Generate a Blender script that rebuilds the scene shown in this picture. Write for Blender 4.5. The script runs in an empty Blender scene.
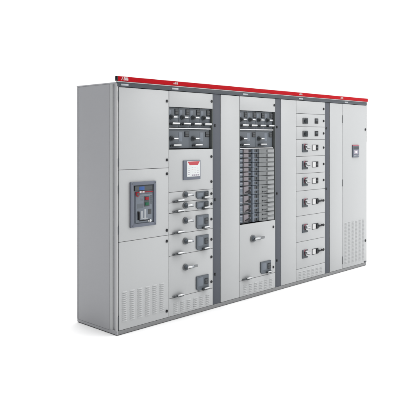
import bpy, bmesh, math
from mathutils import Vector, Matrix
C = bpy.context.scene.collection
# X runs along the front, -Y points out of the front towards the viewer, Z is up (metres)

# ------------------------------------------------------------------ materials
def mat(name, col, rough=0.5, metal=0.0, bump=0.0, bscale=400.0, var=0.0, emit=0.0, spec=0.5, coat=0.0):
    m = bpy.data.materials.new(name); m.use_nodes = True
    nt = m.node_tree; b = nt.nodes['Principled BSDF']
    b.inputs['Base Color'].default_value = (*col, 1)
    b.inputs['Roughness'].default_value = rough
    b.inputs['Metallic'].default_value = metal
    b.inputs['Specular IOR Level'].default_value = spec
    b.inputs['Coat Weight'].default_value = coat
    b.inputs['Coat Roughness'].default_value = 0.1
    tc = nt.nodes.new('ShaderNodeTexCoord')
    if emit:
        b.inputs['Emission Color'].default_value = (*col, 1)
        b.inputs['Emission Strength'].default_value = emit
    if bump:
        n = nt.nodes.new('ShaderNodeTexNoise'); n.inputs['Scale'].default_value = bscale
        n.inputs['Detail'].default_value = 2
        bu = nt.nodes.new('ShaderNodeBump'); bu.inputs['Strength'].default_value = bump
        bu.inputs['Distance'].default_value = 0.001
        nt.links.new(tc.outputs['Object'], n.inputs['Vector'])
        nt.links.new(n.outputs['Fac'], bu.inputs['Height'])
        nt.links.new(bu.outputs['Normal'], b.inputs['Normal'])
    if var:
        n = nt.nodes.new('ShaderNodeTexNoise'); n.inputs['Scale'].default_value = 3.0
        n.inputs['Detail'].default_value = 5
        r = nt.nodes.new('ShaderNodeMapRange')
        r.inputs['To Min'].default_value = rough - var; r.inputs['To Max'].default_value = rough + var
        nt.links.new(tc.outputs['Object'], n.inputs['Vector'])
        nt.links.new(n.outputs['Fac'], r.inputs['Value'])
        nt.links.new(r.outputs['Result'], b.inputs['Roughness'])
    return m

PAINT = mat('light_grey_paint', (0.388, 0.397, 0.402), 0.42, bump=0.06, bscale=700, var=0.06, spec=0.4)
SIDE = mat('side_shaded_grey', (0.330, 0.335, 0.352), 0.5, bump=0.06, bscale=700, var=0.05, spec=0.35)  # same cabinet grey set darker, so the side's shade is in the colour
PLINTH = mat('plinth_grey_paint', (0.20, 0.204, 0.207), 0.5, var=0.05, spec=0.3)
GAP = mat('gap_dark', (0.075, 0.077, 0.08), 0.7, spec=0.1)  # dark tone that paints the shade inside seams and gaps
STRIP = mat('slate_grey_paint', (0.072, 0.079, 0.095), 0.5, bump=0.05, bscale=600, var=0.05, spec=0.22)
BAND = mat('dark_grey_band', (0.056, 0.064, 0.074), 0.45, var=0.05, spec=0.22)
TRIM_GLINT = mat('pale_trim_and_glint', (0.44, 0.445, 0.45), 0.4, spec=0.3)  # real trim strip, plus the painted highlight on the corner post
RED = mat('signal_red', (0.36, 0.003, 0.008), 0.55, var=0.04, spec=0.06)
MODULE = mat('module_grey', (0.098, 0.112, 0.128), 0.45, bump=0.08, bscale=500, var=0.05, spec=0.25)
MODULE2 = mat('module_dark_grey', (0.062, 0.070, 0.076), 0.45, bump=0.08, bscale=500, spec=0.22)
INNER = mat('inner_wall_grey', (0.12, 0.13, 0.128), 0.5, spec=0.2)
DARK = mat('black_plastic', (0.010, 0.011, 0.013), 0.35, spec=0.2)
DISC = mat('switch_disc_grey', (0.165, 0.172, 0.178), 0.35, spec=0.35)
KNOB = mat('knob_grey', (0.045, 0.05, 0.054), 0.35, spec=0.3)
CHROME = mat('bright_metal', (0.47, 0.48, 0.49), 0.33, 1.0)
WHITE = mat('white_print', (0.53, 0.53, 0.53), 0.4, spec=0.2)
PALE = mat('pale_plate', (0.30, 0.32, 0.34), 0.35)
SHELF = mat('bright_rail', (0.52, 0.53, 0.54), 0.35, 0.2, spec=0.3)
BREAK = mat('breaker_grey', (0.115, 0.128, 0.16), 0.38, var=0.05, spec=0.25)
BREAK2 = mat('breaker_face_grey', (0.135, 0.155, 0.182), 0.38, var=0.05, spec=0.25)
BLUE = mat('blue_display', (0.03, 0.075, 0.22), 0.3, emit=0.2, spec=0.2)
REDB = mat('red_button_plastic', (0.24, 0.014, 0.022), 0.4, spec=0.15)
GREENB = mat('green_button_plastic', (0.018, 0.10, 0.055), 0.4, spec=0.15)
SCREEN = mat('lit_screen_white', (0.46, 0.48, 0.48), 0.25, emit=0.4, spec=0.2)
SCREENR = mat('lit_screen_red', (0.33, 0.045, 0.055), 0.2, emit=0.35, spec=0.3)
SCREENP = mat('lit_screen_grey', (0.24, 0.22, 0.26), 0.2, emit=0.25, spec=0.3)
FUSEP = mat('fuse_pink_grey', (0.185, 0.168, 0.182), 0.45, spec=0.25)
FUSEB = mat('fuse_blue_grey', (0.130, 0.152, 0.182), 0.45, spec=0.25)
FUSEL = mat('fuse_handle_grey', (0.185, 0.195, 0.20), 0.35, 0.1, spec=0.3)
FUSEH = mat('fuse_handle_lit_end', (0.26, 0.27, 0.275), 0.3, 0.1, spec=0.3)  # lighter copy of the cover grey, painting its lit right end
PINK = mat('red_indicator_ring', (0.42, 0.10, 0.14), 0.4)
FLOOR = mat('white_floor', (0.9, 0.9, 0.9), 0.7, spec=0.2)

# ------------------------------------------------------------------ mesh building
class MB:
    def __init__(s): s.bm = bmesh.new(); s.mats = []
    def mi(s, m):
        if m not in s.mats: s.mats.append(m)
        return s.mats.index(m)
    def merge(s, t, m, smooth=False):
        k = s.mi(m)
        vm = [s.bm.verts.new(v.co) for v in t.verts]
        t.verts.index_update()
        for f in t.faces:
            try: g = s.bm.faces.new([vm[v.index] for v in f.verts])
            except ValueError: continue
            g.material_index = k; g.smooth = smooth
        t.free()
    def box(s, m, x0, x1, y0, y1, z0, z1, bev=0.0, seg=2):
        t = bmesh.new()
        bmesh.ops.create_cube(t, size=1.0)
        for v in t.verts:
            v.co = Vector((x0 + (x1-x0)*(v.co.x+.5), y0 + (y1-y0)*(v.co.y+.5), z0 + (z1-z0)*(v.co.z+.5)))
        if bev:
            bev = min(bev, abs(x1-x0)*.45, abs(y1-y0)*.45, abs(z1-z0)*.45)
            bmesh.ops.bevel(t, geom=t.edges[:], offset=bev, segments=seg, affect='EDGES', profile=0.6)
        s.merge(t, m, True)
    def prism(s, m, pts, y0, y1, bev=0.0):          # pts in (x, z), extruded along y
        t = bmesh.new()
        a = [t.verts.new((x, y0, z)) for x, z in pts]; b = [t.verts.new((x, y1, z)) for x, z in pts]
        n = len(pts)
        t.faces.new(a); t.faces.new(b[::-1])
        for i in range(n): t.faces.new([a[i], b[i], b[(i+1) % n], a[(i+1) % n]])
        bmesh.ops.recalc_face_normals(t, faces=t.faces[:])
        if bev: bmesh.ops.bevel(t, geom=[e for e in t.edges], offset=bev, segments=2, affect='EDGES')
        s.merge(t, m, True)
    def prof(s, m, pts, z0, z1):                    # pts in (x, y), extruded along z
        t = bmesh.new()
        a = [t.verts.new((x, y, z0)) for x, y in pts]; b = [t.verts.new((x, y, z1)) for x, y in pts]
        n = len(pts)
        t.faces.new(a); t.faces.new(b[::-1])
        for i in range(n): t.faces.new([a[i], b[i], b[(i+1) % n], a[(i+1) % n]])
        bmesh.ops.recalc_face_normals(t, faces=t.faces[:])
        s.merge(t, m, True)
    def cyl(s, m, cx, cz, r, y0, y1, seg=28, bev=0.0, r2=None):   # axis along y
        t = bmesh.new()
        bmesh.ops.create_cone(t, cap_ends=True, segments=seg, radius1=r, radius2=r if r2 is None else r2, depth=1.0)
        for v in t.verts:
            x, y, z = v.co
            v.co = Vector((cx + x, y1 + (y0-y1)*(z+.5), cz + y))
        if bev:
            es = [e for e in t.edges if abs(e.verts[0].co.y - e.verts[1].co.y) < 1e-6]
            bmesh.ops.bevel(t, geom=es, offset=bev, segments=2, affect='EDGES')
        bmesh.ops.recalc_face_normals(t, faces=t.faces[:])
        s.merge(t, m, True)

WORLD = {}
def part(name, mb, parent=None, label=None, group=None):
    me = bpy.data.meshes.new(name)
    bmesh.ops.recalc_face_normals(mb.bm, faces=mb.bm.faces[:])
    co = [v.co for v in mb.bm.verts]
    c = Vector([(min(v[i] for v in co) + max(v[i] for v in co))/2 for i in range(3)])
    for v in mb.bm.verts: v.co = v.co - c
    mb.bm.to_mesh(me); mb.bm.free()
    for m in mb.mats: me.materials.append(m)
    me.set_sharp_from_angle(angle=math.radians(35))
    o = bpy.data.objects.new(name, me); C.objects.link(o)
    if parent:
        o.parent = parent; o.location = c - WORLD[parent.name]
    else: o.location = c
    WORLD[o.name] = c
    if label: o['label'] = label
    if group: o['group'] = group
    return o

# ------------------------------------------------------------------ the switchboard
root = bpy.data.objects.new('switchboard', None); C.objects.link(root); WORLD[root.name] = Vector((0, 0, 0))
root['label'] = 'long light grey electrical switchboard with red top rail, drawers, breaker and vented doors'
root['category'] = 'switchboard'
W = 4.268; H = 2.205; D = 0.60  # front positions from here on come from image pixels, corrected for parts' protrusion

# base, frame and skin
b = MB()
b.box(PLINTH, 0.012, W-0.006, 0.003, D-0.006, 0.005, 0.0385, 0.002)
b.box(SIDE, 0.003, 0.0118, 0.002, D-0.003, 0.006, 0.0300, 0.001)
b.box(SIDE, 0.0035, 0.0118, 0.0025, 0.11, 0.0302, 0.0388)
b.box(GAP, 0.008, W-0.008, 0.009, D-0.008, 0.0, 0.0048)  # dark line painting the shadow gap at the foot
part('base_rail', b, root)
b = MB()                                            # frame: corner post with groove, posts between columns, back wall
b.prof(TRIM_GLINT, [(0.0, 0.004), (0.004, 0.0), (0.010, 0.0), (0.010, 0.03), (0.016, 0.03), (0.016, 0.0245), (0.004, 0.0245), (0.0, 0.021)], 0.0392, 2.1935)  # pale nose: the bright edge highlight is put into its colour
b.prof(SIDE, [(0.020, 0.031), (0.020, 0.065), (0.016, 0.065), (0.0165, 0.031)], 0.0392, 2.1935)  # darker grey paints the shade in the groove
b.prof(PAINT, [(0.0205, 0.0655), (0.0205, 0.112), (0.012, 0.112), (0.0015, 0.1045), (0.004, 0.072), (0.012, 0.0655)], 0.0392, 2.1935)  # lighter grey paints the light caught by the tilted flange
b.box(SIDE, 0.0105, 0.10, 0.0125, 0.0295, 2.16, 2.1935)
b.box(PAINT, W-0.0055, W, 0.0, 0.03, 0.0392, 2.1935, 0.001)
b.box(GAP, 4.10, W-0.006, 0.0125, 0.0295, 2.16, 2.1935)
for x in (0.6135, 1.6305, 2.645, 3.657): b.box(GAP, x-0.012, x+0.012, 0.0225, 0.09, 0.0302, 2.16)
for x in (1.222, 2.248, 3.256): b.box(INNER, x-0.006, x+0.002, 0.0035, 0.16, 0.0302, 2.16)
b.box(INNER, 1.6335, 1.6385, 0.003, 0.16, 0.80, 2.01)
b.box(INNER, 0.6160, 0.6210, 0.003, 0.16, 1.61, 2.01)
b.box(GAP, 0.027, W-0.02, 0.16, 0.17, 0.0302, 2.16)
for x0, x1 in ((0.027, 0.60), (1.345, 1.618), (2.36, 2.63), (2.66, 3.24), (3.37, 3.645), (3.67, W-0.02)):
    b.box(GAP, x0, x1, 0.0255, 0.032, 0.0312, 2.16)  # dark sheets added behind the doors so the gaps read as shaded
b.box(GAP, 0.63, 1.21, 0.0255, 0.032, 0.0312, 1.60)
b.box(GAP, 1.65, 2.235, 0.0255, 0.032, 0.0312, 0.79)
part('frame', b, root)
b = MB()
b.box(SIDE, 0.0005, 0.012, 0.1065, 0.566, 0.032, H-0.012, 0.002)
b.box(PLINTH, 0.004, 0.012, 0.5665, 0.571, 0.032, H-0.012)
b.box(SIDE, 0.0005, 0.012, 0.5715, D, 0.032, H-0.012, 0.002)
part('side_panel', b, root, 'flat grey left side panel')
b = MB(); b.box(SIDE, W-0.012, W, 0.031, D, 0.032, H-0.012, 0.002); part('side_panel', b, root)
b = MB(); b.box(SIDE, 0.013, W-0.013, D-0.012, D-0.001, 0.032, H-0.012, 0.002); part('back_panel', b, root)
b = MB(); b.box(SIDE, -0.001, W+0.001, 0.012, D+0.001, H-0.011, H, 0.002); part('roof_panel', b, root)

# header: red rail, pale trim, dark band
b = MB()
b.box(RED, 0.000, W+0.008, -0.016, 0.011, 2.2145, 2.256, 0.004)
b.box(DARK, -0.012, -0.0005, -0.016, 0.011, 2.2145, 2.256, 0.003)
rail = part('header_rail', b, root, 'bright red rail along the top')
def letter_half(ch, upper):
    """one half of a heavy A or B as outlines in a unit cell, with the counter left open"""
    if ch == 'A':
        if upper: return [[(0.27, .53), (0.49, 1), (0.49, .74), (0.415, .53)], [(0.51, 1), (0.73, .53), (0.585, .53), (0.51, .74)]]
        return [[(0, 0), (.25, .47), (.49, .47), (.49, .33), (.36, .33), (.335, .20), (.29, .20), (.20, 0)], [(1, 0), (.75, .47), (.51, .47), (.51, .33), (.64, .33), (.665, .20), (.71, .20), (.80, 0)]]
    z0, z1 = (.53, 1.0) if upper else (0.0, .47)
    R = 0.88 if upper else 0.97
    zm = (z0+z1)/2; hh = (z1-z0)/2
    out = [(R-.25+.25*math.sin(a), zm+hh*math.cos(a)) for a in [math.pi*k/10 for k in range(11)]]
    inn = [(R-.34+.12*math.sin(a), zm+hh*.36*math.cos(a)) for a in [math.pi*k/6 for k in range(7)]][::-1]
    left = [(0.04, z0), (0.04, z1), (.47, z1), (.47, zm+hh*.36), (.27, zm+hh*.36), (.27, zm-hh*.36), (.47, zm-hh*.36), (.47, z0)]
    right = [(0.49, z1)] + out + [(0.49, z0), (0.49, zm-hh*.36)] + inn + [(0.49, zm+hh*.36)]
    return [left, right]
def emblem(b, m, x, z, w, h, y0, y1):
    for k, ch in enumerate('ABB'):
        for up in (True, False):
            for poly in letter_half(ch, up):
                b.prism(m, [(x + w*(k*0.345 + 0.31*px), z + h*pz) for px, pz in poly], y0, y1)
for x, lw, lh in ((0.034, 0.080, 0.026), (0.655, 0.062, 0.019), (2.680, 0.066, 0.019), (3.580, 0.066, 0.018)):   # white lettering on the red rail
    b = MB(); emblem(b, WHITE, x, 2.2355-lh/2, lw, lh, -0.0175, -0.0162)
    part('logo', b, rail)
b = MB(); b.box(TRIM_GLINT, -0.002, W+0.004, -0.008, 0.011, 2.2062, 2.2135, 0.002); part('trim_strip', b, root)
b = MB(); b.box(BAND, 0.004, W-0.002, -0.004, 0.011, 2.167, 2.2055, 0.002); band = part('header_band', b, root, 'dark grey band under the red rail')
for x in (0.042, 0.650, 1.680, 2.690, 3.700):
    b = MB(); b.box(PALE, x, x+0.082, -0.0065, -0.0042, 2.177, 2.193, 0.001); part('label_plate', b, band)

# ---- small pieces
def lock(parent, x, z, y=0.0, r=0.0135):
    b = MB()
    b.cyl(DARK, x, z, r, y-0.006, y, 20, 0.0015)
    b.box(KNOB, x-0.0015, x+0.0015, y-0.0072, y-0.0061, z-0.006, z+0.006)
    return part('lock', b, parent)
def hinge(parent, x, z0, z1):
    b = MB()
    b.box(KNOB, x-0.0055, x+0.0055, -0.003, 0.012, z0, z1, 0.003)
    return part('hinge', b, parent)
def plate(x0, x1, z0, z1, m=PAINT, y0=0.0, y1=0.020, bev=0.0035):
    g = 0.0015
    b = MB(); b.box(m, x0+g, x1-g, y0, y1, z0+g, z1-g, bev)
    return b
def louvers(parent, x0, z0, z1, cols=6, pitch=0.0885, w=0.064, dz=0.018):
    b = MB(); n = int(round((z1-z0)/dz))
    for c in range(cols):
        xa = x0 + c*pitch
        for r in range(n):
            z = z0 + r*dz
            t = bmesh.new(); sec = []
            N = 5
            for i in range(N+1):                                   # a pressed lip: open below, sloping back into the sheet above
                f = i/N; x = xa + w*f; d = 0.0085*min(1.0, 2.6*math.sin(math.pi*f))
                sec.append([t.verts.new((x, 0.0004, z)), t.verts.new((x, -d, z+0.0005)), t.verts.new((x, -d*0.8, z+0.004)), t.verts.new((x, 0.0004, z+0.0115))])
            for i in range(N):
                for j in range(3):
                    t.faces.new([sec[i][j], sec[i+1][j], sec[i+1][j+1], sec[i][j+1]])
            b.merge(t, PAINT, True)
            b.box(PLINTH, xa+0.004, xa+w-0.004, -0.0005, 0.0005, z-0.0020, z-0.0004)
    return part('vent_grille', b, parent)

# ================= column one: breaker column
X0, X1 = 0.022, 0.6135
dr = part('door', plate(X0, X1, 1.4395, 2.164), root, 'tall plain upper door of the breaker column')
lock(dr, 0.589, 2.064); lock(dr, 0.589, 1.514); hinge(dr, 0.0150, 2.045, 2.125); hinge(dr, 0.0150, 1.47, 1.54)
dr = part('door', plate(X0, X1, 0.810, 1.4395), root, 'middle door with the circuit breaker')
lock(dr, 0.589, 1.385); lock(dr, 0.587, 0.857); hinge(dr, 0.0150, 1.235, 1.305); hinge(dr, 0.0150, 0.88, 0.95)
dr = part('door', plate(X0, X1, 0.040, 0.810), root, 'lower door with rows of vent slots')
lock(dr, 0.587, 0.756); lock(dr, 0.586, 0.102); hinge(dr, 0.0150, 0.045, 0.165)
louvers(dr, 0.050, 0.113, 0.387)

# circuit breaker
bx0, bx1, bz0, bz1 = 0.140, 0.440, 0.925, 1.328
b = MB(); t_ = 0.030
for (a, c, d, e) in ((bx0, bx0+t_, bz0, bz1), (bx1-t_, bx1, bz0, bz1), (bx0+t_, bx1-t_, bz0, bz0+t_), (bx0+t_, bx1-t_, bz1-t_, bz1)):
    b.box(BREAK, a, c, -0.020, 0.0, d, e, 0.003)
b.box(BREAK2, bx0+t_, bx1-t_, -0.006, -0.0005, bz0+t_, bz1-t_)
b.box(BREAK, 0.192, 0.200, -0.009, -0.0061, 0.965, 1.235, 0.001)
b.box(BREAK2, 0.205, 0.400, -0.012, -0.0061, 0.962, 1.215, 0.003)
for x in (bx0+.015, bx1-.015):
    for z in (bz0+.015, bz1-.015): b.cyl(MODULE2, x, z, 0.0055, -0.0215, -0.0201, 14)
for k in range(4): b.box(MODULE, 0.250, 0.285, -0.0126, -0.0121, 1.190-k*.012, 1.194-k*.012)
b.box(MODULE, 0.215, 0.290, -0.0126, -0.0121, 1.090, 1.130)
for k in range(9): b.box(MODULE2, 0.3700, 0.3950, -0.0126, -0.0121, 1.195-k*.009, 1.199-k*.009)
cb = part('circuit_breaker', b, root, 'grey framed circuit breaker with red and green buttons')
b = MB(); b.box(DARK, 0.186, 0.402, -0.0145, -0.0062, 1.246, 1.292, 0.002)
b.box(MODULE2, 0.192, 0.396, -0.0152, -0.0146, 1.250, 1.288)
b.box(BLUE, 0.238, 0.300, -0.0165, -0.0153, 1.252, 1.284, 0.001); part('display', b, cb, 'blue display of the trip unit')
b = MB(); b.box(REDB, 0.200, 0.405, -0.0155, -0.0062, 1.229, 1.237, 0.001)
b.box(WHITE, 0.243, 0.300, -0.0165, -0.0156, 1.2285, 1.2425)
emblem(b, REDB, 0.256, 1.2305, 0.030, 0.010, -0.0172, -0.0166); part('nameplate', b, cb)
b = MB(); b.cyl(REDB, 0.222, 1.217, 0.021, -0.018, -0.0062, 28, 0.002); b.cyl(MODULE2, 0.222, 1.217, 0.013, -0.021, -0.0181, 24, 0.001); part('seal_knob', b, cb)
b = MB(); b.box(KNOB, 0.296, 0.361, -0.0145, -0.0121, 1.150, 1.196, 0.002); b.box(REDB, 0.308, 0.349, -0.021, -0.0146, 1.160, 1.187, 0.003); part('push_button', b, cb, 'red push button')
b = MB(); b.box(KNOB, 0.296, 0.361, -0.0145, -0.0121, 1.102, 1.147, 0.002); b.box(GREENB, 0.308, 0.349, -0.021, -0.0146, 1.111, 1.138, 0.003); part('push_button', b, cb, 'green push button')
b = MB(); b.box(DARK, 0.222, 0.240, -0.028, -0.0121, 0.985, 1.058, 0.005); b.cyl(KNOB, 0.231, 1.052, 0.014, -0.020, -0.0121, 20, 0.002); part('charging_handle', b, cb)
b = MB()
b.box(PALE, 0.262, 0.282, -0.0135, -0.0121, 1.00, 1.065, 0.001); b.box(PALE, 0.300, 0.322, -0.0135, -0.0121, 0.985, 1.080, 0.001)
b.box(PALE, 0.256, 0.345, -0.0133, -0.0121, 0.99, 0.998); b.box(KNOB, 0.345, 0.385, -0.0135, -0.0121, 1.03, 1.075, 0.001)
b.box(DARK, 0.240, 0.385, -0.0150, -0.0121, 0.974, 0.982, 0.001)
part('indicator_panel', b, cb)
b = MB(); b.cyl(CHROME, 0.368, 0.972, 0.013, -0.022, -0.0152, 20, 0.002); b.box(WHITE, 0.345, 0.36, -0.017, -0.0152, 0.962, 0.975); part('key_lock', b, cb)

# ---- drawer fittings
def lever(parent, x, z, y, r=0.033, L=0.088, thick=0.016, tail=0.0):
    """round rotary switch with a bright lever pointing right"""
    b = MB()
    dm, dn = (DISC, MODULE) if r > 0.03 else (MODULE2, KNOB)
    b.cyl(dm, x, z, r, y-0.012, y, 32, 0.003); b.cyl(dn, x, z, r*0.72, y-0.030, y-0.0121, 28, 0.006)
    b.box(KNOB, x-r*0.55, x+L, y-0.038, y-0.024, z-thick*.75, z-thick*.1, 0.003)
    b.box(CHROME, x-0.004, x+L*0.72, y-0.046, y-0.028, z-thick*.5, z+thick*.55, 0.0078, 5)
    b.box(PALE, x+L*0.72, x+L, y-0.042, y-0.026, z-thick*.5, z+thick*.55, 0.006, 4)
    if tail: b.box(DISC, x+L, x+L+tail, y-0.040, y-0.025, z-thick*.6, z+thick*.6, 0.004)
    return part('switch_handle', b, parent)
def bar_handle(parent, x, z, y=0.0, w=0.128):
    """long flat pull at the drawer's lower left corner: dark root, bright grip"""
    b = MB()
    b.prism(DISC, [(x+.004, z-0.010), (x+w, z-0.006), (x+w, z+0.006), (x+0.05, z+0.012), (x, z+0.004)], y-0.020, y, 0.003)
    b.box(CHROME, x+0.043, x+w+0.002, y-0.040, y-0.021, z-0.001, z+0.017, 0.0082, 5)
    b.box(KNOB, x+0.002, x+0.05, y-0.030, y-0.0205, z-0.006, z+0.008, 0.003)
    b.box(KNOB, x+0.05, x+w-0.004, y-0.036, y-0.0205, z-0.008, z-0.0015, 0.002)  # dark strip painting the shade under the grip
    return part('pull_handle', b, parent)
def pull(parent, x, z, y, w=0.100, h=0.019, p=0.042):
    """short bright grip over a dark recess"""
    b = MB()
    b.box(KNOB, x-0.01, x+w+0.004, y-0.014, y, z-h*.95, z+h*.2, 0.003)
    b.box(KNOB, x, x+w, y-p+0.006, y-0.0141, z-h*.85, z-h*.45, 0.002)
    b.box(CHROME, x, x+w, y-p, y-0.0141, z-h*.42, z+h*.5, 0.0078, 5)
    return part('pull_handle', b, parent)
def window(parent, x0, x1, z0, z1, y):
    b = MB(); b.box(DARK, x0, x1, y-0.006, y, z0, z1, 0.002)
    zc = (z0+z1)/2
    b.box(MODULE2, x0+0.006, x1-0.006, y-0.0068, y-0.0061, zc+0.003, z1-0.006); b.box(KNOB, x0+0.006, x1-0.006, y-0.0068, y-0.0061, z0+0.006, zc-0.003)
    return part('display_window', b, parent)
def operator(parent, x0, x1, z0, z1, k=1.0):
    """grey control insert with cut lower corner, black window and a grip"""
    b = MB(); c = min(0.022, (z1-z0)*.3)
    b.prism(MODULE, [(x0, z0+c), (x0+c*1.3, z0), (x1, z0), (x1, z1), (x0, z1)], -0.012, 0.0, 0.003)
    b.box(BREAK2, x0+0.020, x0+(x1-x0)*.52, -0.0135, -0.0121, z0+(z1-z0)*.30, z1-0.016, 0.001)
    o = part('control_insert', b, parent)
    return o
def face_slots(b, x0, x1, z0, z1, y):
    b.box(MODULE2, x0+.008, x1-.008, y-0.0012, y-0.0002, z1-0.016, z1-0.012)

def small_row(xs, za, zb, shelf_end):
    for i, (xa, xb) in enumerate(xs):
        y = 0.030
        b = plate(xa, xb, za, zb, MODULE, y, y+0.02, 0.003)
        wd = xb-xa
        face_slots(b, xa, xb, za, zb, y)
        b.box(BREAK2, xa+0.012, xa+0.05, y-0.002, y-0.0002, za+0.118, zb-0.024, 0.001)
        o = part('module_drawer', b, root, 'narrow dark grey module drawer')
        window(o, xb-0.050, xb-0.002, zb-0.070, zb-0.014, y)
        lever(o, xa+0.048, za+0.100, y, 0.024, 0.060, 0.015)
        pull(o, xa+0.032, za+0.040, y, 0.098, 0.019, 0.046)
def wide_row(xs, za, zb, sq):
    for i, (xa, xb) in enumerate(xs):
        y = 0.030
        b = plate(xa, xb, za, zb, MODULE, y, y+0.02, 0.003)
        face_slots(b, xa, xb, za, zb, y)
        b.box(BREAK2, xa+0.150, xa+0.195, y-0.002, y-0.0002, zb-0.12, zb-0.03, 0.001)
        o = part('module_drawer', b, root, 'wide grey module drawer')
        window(o, xb-0.062, xb-0.006, zb-0.075, zb-0.022, y)
        lever(o, xa+0.052, za+0.096, y, 0.026, 0.066, 0.014)
        pull(o, xa+0.050, za+0.034, y, 0.102, 0.016, 0.042)

# ================= columns two and three: top parts
def upper(xl, xr):
    o = part('cover_panel', plate(xl+0.003, xr-0.006, 2.012, 2.164), root)
    lock(o, xr-0.021-0.002, 2.088)
    n = (xr-xl-0.022)/4
    small_row([(xl+0.006+n*i, xl+0.006+n*(i+1)) for i in range(4)], 1.818, 2.012, 0)
    n = (xr-xl-0.028)/2
    wide_row([(xl+0.006+n*i, xl+0.006+n*(i+1)) for i in range(2)], 1.618, 1.805, 0)
    b = MB(); b.box(SHELF, xl+0.004, xr-0.028, 0.008, 0.05, 1.8055, 1.8165, 0.002); part('shelf_rail', b, root)
upper(0.6135, 1.222)
upper(1.6305, 2.248)

# ================= column two: screen panel and five drawers
X0, X1 = 0.6135, 1.2175
o = part('screen_panel', plate(X0, X1, 1.2085, 1.612), root, 'light grey panel with a lit touch screen')
lock(o, 1.1945, 1.534); lock(o, 1.1945, 1.283)
b = MB()
b.box(BREAK, 0.795, 1.030, -0.012, 0.0, 1.316, 1.504, 0.006)
o = part('touch_screen', b, root)
b = MB(); x0, x1, z0, z1, y = 0.842, 1.018, 1.346, 1.496, -0.0124
b.box(SCREEN, x0, x1, y-0.001, y, z0, z1)
b.prism(SCREENR, [(x0+.004, z1-.004), (x1-.004, z1-.004), (x1-.030, z1-.040), (x0+.034, z1-.040)], y-0.0016, y-0.0011)
for k in range(5): b.box(SCREENP, x0+0.010, x0+0.034, y-0.0016, y-0.0011, z1-0.058-k*0.018, z1-0.054-k*0.018)
for i in range(3):
    for k in range(4):
        m = SCREENR if (i, k) in ((0, 1), (1, 1)) else SCREENP
        b.box(m, x0+0.062+i*0.036, x0+0.084+i*0.036, y-0.0016, y-0.0011, z1-0.062-k*0.018, z1-0.059-k*0.018)
for i in range(4): b.box(SCREENP, x0+0.062+i*0.027, x0+0.085+i*0.027, y-0.0016, y-0.0011, z0+0.006, z0+0.020)
b.box(SCREENP, x0+0.050, x0+0.052, y-0.0016, y-0.0011, z0+0.010, z1-0.046)
part('screen', b, o)

for z0, z1, pz0, pz1, lz, tail in ((1.1085, 1.2085, 1.119, 1.196, 1.173, 0), (1.0105, 1.1085, 1.019, 1.096, 1.070, 0),
                                    (0.8095, 1.0105, 0.824, 0.962, 0.924, 0), (0.6085, 0.8095, 0.616, 0.762, 0.727, 0),
                                    (0.2095, 0.6085, 0.220, 0.363, 0.476, 0.052)):
    o = part('drawer', plate(X0, X1, z0, z1), root, None)
    ins = operator(o, 0.972, 1.147, pz0, pz1)
    hw = min(0.056, (pz1-pz0)*.55)
    lk = (z0+z1)/2 if z1-z0 < .15 else z0+0.095
    lock(o, 1.1945, {1.1085: 1.162, 1.0105: 1.060, 0.8095: 0.906, 0.6085: 0.703, 0.2095: 0.527}[z0])
    if z0 < 0.3: lock(o, 1.1945, 0.278)
    zt = pz1 - (0.008 if z1-z0 < .15 else 0.034)
    # window and grip sit on the insert but belong to the drawer
    b = MB(); b.box(DARK, 1.085, 1.135, -0.017, -0.0122, zt-hw, zt, 0.002)
    b.box(MODULE2, 1.090, 1.130, -0.0178, -0.0171, zt-hw*.46, zt-0.005); b.box(KNOB, 1.090, 1.130, -0.0178, -0.0171, zt-hw+.005, zt-hw*.54)
    part('display_window', b, o)
    lever(o, 0.826, lz+0.002, 0.0, 0.033, 0.086, 0.020, tail)
    bar_handle(o, 0.656, z0+0.013)
    pull(o, 1.058, pz0+0.016, -0.0122, 0.075, 0.017, 0.030)
o = part('vent_panel', plate(X0, X1, 0.040, 0.2095), root, 'low panel with short vent slots under the drawers')
louvers(o, 0.668, 0.062, 0.172)

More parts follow.
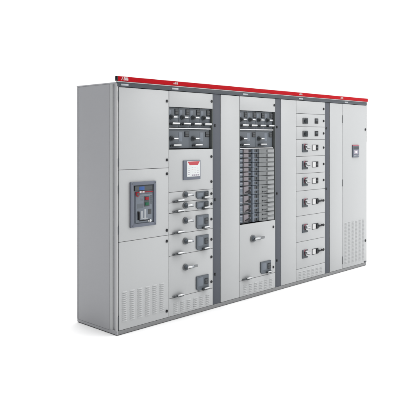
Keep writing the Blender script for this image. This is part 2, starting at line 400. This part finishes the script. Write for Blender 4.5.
# ================= column three: fuse switches, drawer, vent
X0, X1 = 1.6305, 2.2435
def fuse(z0, h):
    y = 0.040; b = MB(); g = 0.003
    b.box(FUSEB, 1.642, 2.238, y+0.004, y+0.03, z0+g, z0+h-g, 0.002)
    o = part('fuse_switch', b, root, 'flat strip of the fuse switch stack' if h < .07 else 'tall strip of the fuse switch stack')
    b = MB(); n = 1 if h < .07 else 2
    b.box(FUSEB, 1.665, 1.722, y-0.004, y+0.0038, z0+0.010, z0+h-0.008, 0.003)
    for k in range(n):
        zz = z0 + k*h/n; hh = h/n
        b.box(PALE, 1.668, 1.718, y-0.0052, y-0.0042, zz+hh*.55, zz+hh*.66)
    part('terminal_cover', b, o)
    b = MB()
    b.box(FUSEP, 1.730, 1.812, y-0.012, y+0.0038, z0+0.008+(0.012 if n == 2 else 0), z0+h-0.003, 0.003)
    b.box(KNOB, 1.724, 1.816, y+0.001, y+0.0039, z0+0.0, z0+h*(.16 if n == 1 else .25))
    if n == 2: b.prism(DARK, [(1.745, z0+0.030), (1.83, z0+0.030), (1.83, z0+0.060)], y-0.020, y-0.0121)
    part('fuse_carrier', b, o)
    b = MB()
    for k in range(n):
        zz = z0 + k*h/n; hh = h/n
        b.box(DARK, 1.828, 1.862, y-0.003, y+0.0038, zz+hh*.22, zz+hh*.80, 0.002)
        b.box(KNOB, 1.930, 1.952, y-0.003, y+0.0038, zz+hh*.22, zz+hh*.80, 0.002)
        b.box(KNOB, 1.962, 1.984, y-0.003, y+0.0038, zz+hh*.22, zz+hh*.80, 0.002)
        b.box(MODULE, 1.990, 2.000, y-0.005, y+0.0038, zz+hh*.1, zz+hh*.9, 0.001)
    b.box(FUSEB, 1.880, 1.915, y-0.010, y+0.0038, z0+0.002, z0+h-0.002, 0.003)
    part('fuse_window', b, o)
    b = MB()                                        # curved lever cover
    pts = [(2.006, y+0.0038), (2.006, y-0.002)]
    for k in range(9):
        f = k/8; pts.append((2.012+0.216*f, y-0.001-0.034*(1-(1-f)**1.9)))
    pts += [(2.236, y-0.024), (2.236, y+0.0038)]
    b.prof(FUSEL, pts, z0+0.0025, z0+h-0.0018)
    for k in range(n):
        zz = z0 + k*h/n + h/n*.28
        b.box(FUSEH, 2.110, 2.226, y-0.0375, y-0.020, zz-h/n*.10, zz+h/n*.50, 0.005, 3)  # paler block paints the bright end of the curved cover's light gradient
        if n == 2:
            b.box(KNOB, 2.045, 2.062, y-0.0210, y-0.006, zz+.004, zz+.016, 0.001); b.box(KNOB, 2.080, 2.092, y-0.0270, y-0.006, zz+.004, zz+.016, 0.001)
            b.box(KNOB, 2.120, 2.224, y-0.0362, y-0.022, zz-.007, zz-.002, 0.001)
    part('lever_cover', b, o)
for k in range(8): fuse(1.604 - 0.05*(k+1), 0.0495)
for k in range(4): fuse(1.204 - 0.1*(k+1), 0.0993)
b = MB(); b.box(SHELF, 1.6345, 2.215, 0.008, 0.035, 1.6055, 1.6155, 0.002); part('shelf_rail', b, root)

o = part('drawer', plate(X0, X1, 0.2095, 0.802), root, 'largest drawer below the fuse switch stack')
ins = operator(o, 1.972, 2.155, 0.230, 0.364)
b = MB(); b.box(DARK, 2.090, 2.146, -0.017, -0.0122, 0.275, 0.335, 0.002)
b.box(MODULE2, 2.096, 2.140, -0.0178, -0.0171, 0.308, 0.330); b.box(KNOB, 2.096, 2.140, -0.0178, -0.0171, 0.280, 0.302); part('display_window', b, o)
lever(o, 1.842, 0.637, 0.0, 0.040, 0.100, 0.022, 0.066)
bar_handle(o, 1.668, 0.2225, 0.0, 0.128)
pull(o, 2.070, 0.246, -0.0122, 0.080, 0.017, 0.030)
lock(o, 2.208, 0.727); lock(o, 2.208, 0.276)
o = part('vent_panel', plate(X0, X1, 0.040, 0.2095), root, 'low panel with short vent slots under the largest drawer')
louvers(o, 1.690, 0.062, 0.172)

# ================= slate strips and cable doors
for xa, xb, xc, sc in ((1.2255, 1.3365, 1.6290, (1.846, 1.096, 0.342)), (2.2515, 2.3515, 2.6435, (1.845, 1.095, 0.338)), (3.2595, 3.3625, 3.6555, (1.843, 1.091))):
    b = MB(); b.box(STRIP, xa, xb-0.001, 0.006, 0.02, 0.040, 2.164, 0.002)
    o = part('cover_strip', b, root, 'slate grey upright strip')
    for z in sc:
        q = MB(); q.cyl(DARK, xa+0.028, z, 0.014, 0.0, 0.0058, 18, 0.0015); q.box(KNOB, xa+0.0265, xa+0.0295, -0.0012, -0.0001, z-.007, z+.007); part('screw', q, o)
    part('cable_door', plate(xb, xc+0.0015, 0.040, 2.164, PAINT, 0.0, 0.02, 0.005), root, 'narrow plain cable door')

# ================= column four: nine units
X0, X1 = 2.645, 3.252
zz = [2.164, 2.011, 1.857, 1.703, 1.505, 1.301, 1.097, 0.802, 0.4965, 0.180]
lz = [2.081, 1.932, 1.779, 1.604, 1.401, 1.203, 0.952, 0.650, 0.346]
for i in range(9):
    last = i == 8
    o = part('drawer_front', plate(X0, X1, zz[i+1], zz[i]), root, 'blank top unit front' if i == 0 else None)
    lock(o, 3.219, lz[i], 0, 0.0145)
    if i == 0: continue
    z = lz[i]
    if i <= 2:
        b = MB(); zc = z-0.006
        b.box(KNOB, 2.772, 2.876, -0.010, 0.0, zc-0.036, zc+0.034, 0.008); b.cyl(MODULE2, 2.826, zc, 0.028, -0.026, -0.0101, 28, 0.004)
        b.box(KNOB, 2.821, 2.831, -0.036, -0.0261, zc-0.024, zc+0.024, 0.003)
        part('switch_knob', b, o)
        b = MB(); b.box(DARK, 3.026, 3.098, -0.006, 0.0, zc-0.030, zc+0.034, 0.003); b.box(MODULE2, 3.036, 3.088, -0.0068, -0.0061, zc, zc+0.024); part('display_window', b, o)
    else:
        zc = z
        b = MB()
        b.box(MODULE, 2.762, 2.874, -0.010, 0.0, zc-0.052, zc+0.048, 0.004); b.box(MODULE2, 2.772, 2.864, -0.0108, -0.0101, zc-0.046, zc-0.026)
        b.cyl(PINK, 2.820, zc+0.014, 0.037, -0.014, -0.0101, 32, 0.002); b.cyl(KNOB, 2.820, zc+0.010, 0.035, -0.020, -0.0141, 32, 0.002)
        sw = part('rotary_switch', b, o)
        b = MB()
        b.cyl(CHROME, 2.824, zc+0.009, 0.031, -0.038, -0.0201, 32, 0.008)
        b.box(CHROME, 2.803, 2.868, -0.050, -0.034, zc-0.004, zc+0.021, 0.0075, 4)
        b.box(KNOB, 2.81, 2.868, -0.046, -0.030, zc-0.009, zc-0.0025, 0.003)
        part('knob', b, sw)
        b = MB()
        b.box(KNOB, 2.966, 3.100, -0.005, 0.0, zc-0.034, zc+0.036, 0.002); b.box(WHITE, 2.973, 3.040, -0.0062, -0.0051, zc-0.028, zc+0.030)
        b.box(DARK, 3.046, 3.096, -0.0075, -0.0051, zc-0.030, zc+0.032, 0.002); b.box(MODULE2, 3.052, 3.090, -0.0082, -0.0076, zc-0.004, zc+0.010)
        part('display_window', b, o)
        if i >= 6:
            b = MB()
            b.cyl(KNOB, 3.078, zc+0.002, 0.026, -0.020, -0.0083, 24, 0.003)
            b.box(DARK, 3.078, 3.175, -0.030, -0.018, zc-0.006, zc+0.010, 0.004)
            b.cyl(DARK, 3.172, zc+0.002, 0.012, -0.030, -0.002, 18, 0.002); b.box(DARK, 3.176, 3.212, -0.018, -0.008, zc-0.004, zc+0.008, 0.003)
            part('locking_lever', b, o)
o = part('vent_panel', plate(X0, X1, 0.040, 0.180), root, 'low panel with short vent slots under the switch units')
louvers(o, 2.690, 0.052, 0.160)

# ================= column five: tall vented door with operator panel
X0, X1 = 3.657, 4.262
o = part('door', plate(X0, X1, 0.040, 2.164), root, 'tall full height door with long vent rows')
hinge(o, 3.6585, 1.915, 2.015); hinge(o, 3.6585, 1.10, 1.19); hinge(o, 3.6585, 0.10, 0.20)
lock(o, 4.232, 1.838, 0, 0.0165); lock(o, 4.232, 0.338, 0, 0.0165)
b = MB(); b.box(KNOB, 4.195, 4.255, -0.004, 0.0, 0.046, 0.062, 0.002); part('latch', b, o)
louvers(o, 3.700, 0.085, 0.645)
b = MB(); b.box(BREAK, 3.890, 4.050, -0.014, 0.0, 1.468, 1.622, 0.005)
b.box(PINK, 3.892, 4.048, -0.016, -0.002, 1.6225, 1.632, 0.002)
b.box(MODULE2, 3.904, 4.036, -0.0148, -0.0141, 1.575, 1.610)
for i in range(4): b.box(PALE, 3.912+i*.032, 3.930+i*.032, -0.0155, -0.0141, 1.482, 1.496, .001)
op = part('operator_panel', b, root, 'small grey operator panel on the right door')
b = MB(); b.box(SCREENP, 3.916, 4.022, -0.0158, -0.0149, 1.512, 1.566); b.box(SCREEN, 3.945, 3.995, -0.0166, -0.0159, 1.526, 1.552); part('screen', b, op)

# ------------------------------------------------------------------ floor
b = MB()
t = bmesh.new(); bmesh.ops.create_circle(t, cap_ends=True, segments=96, radius=400); b.merge(t, FLOOR)
fl = part('floor', b); fl['kind'] = 'structure'; fl.location.z = -0.001

# ------------------------------------------------------------------ light: white studio, key light over the front
w = bpy.data.worlds.new('World'); bpy.context.scene.world = w; w.use_nodes = True
nt = w.node_tree; bg = nt.nodes['Background']
tc = nt.nodes.new('ShaderNodeTexCoord'); sp = nt.nodes.new('ShaderNodeSeparateXYZ'); nt.links.new(tc.outputs['Generated'], sp.inputs[0])
mx = nt.nodes.new('ShaderNodeMapRange'); mx.interpolation_type = 'SMOOTHSTEP'
mx.inputs['From Min'].default_value = -0.30; mx.inputs['From Max'].default_value = 0.22
mx.inputs['To Min'].default_value = 0.10; mx.inputs['To Max'].default_value = 1.05
nt.links.new(sp.outputs['X'], mx.inputs['Value'])
mz = nt.nodes.new('ShaderNodeMapRange'); mz.interpolation_type = 'SMOOTHSTEP'
mz.inputs['From Min'].default_value = 0.55; mz.inputs['From Max'].default_value = 0.95
mz.inputs['To Min'].default_value = 0.0; mz.inputs['To Max'].default_value = 2.45
nt.links.new(sp.outputs['Z'], mz.inputs['Value'])
ad = nt.nodes.new('ShaderNodeMath'); ad.operation = 'ADD'
nt.links.new(mx.outputs[0], ad.inputs[0]); nt.links.new(mz.outputs[0], ad.inputs[1])
nt.links.new(ad.outputs[0], bg.inputs['Strength']); bg.inputs['Color'].default_value = (1, 1, 1, 1)

def area(name, loc, tgt, size, power):
    l = bpy.data.lights.new(name, 'AREA'); l.shape = 'RECTANGLE'; l.size, l.size_y = size; l.energy = power
    o = bpy.data.objects.new(name, l); C.objects.link(o); o.location = loc
    o.rotation_euler = (Vector(tgt)-Vector(loc)).to_track_quat('-Z', 'Y').to_euler()
    return o
area('key_softbox', (5.6, -4.6, 3.6), (3.6, 0, 1.2), (3.0, 2.5), 135)

# ------------------------------------------------------------------ camera (level, with lens shift so uprights stay parallel)
cam = bpy.data.cameras.new('camera'); co = bpy.data.objects.new('camera', cam); C.objects.link(co)
co.location = (-3.385, -4.306, 1.71); co.rotation_euler = (math.radians(90), 0, -math.atan2(.716, .698))
cam.sensor_width = 36; cam.lens = 36*626/400; cam.shift_y = -61/400; cam.clip_end = 2000; cam.clip_start = 0.05
sc = bpy.context.scene; sc.camera = co
sc.view_settings.view_transform = 'Standard'; sc.view_settings.look = 'None'
sc.view_settings.exposure = 0; sc.view_settings.gamma = 1
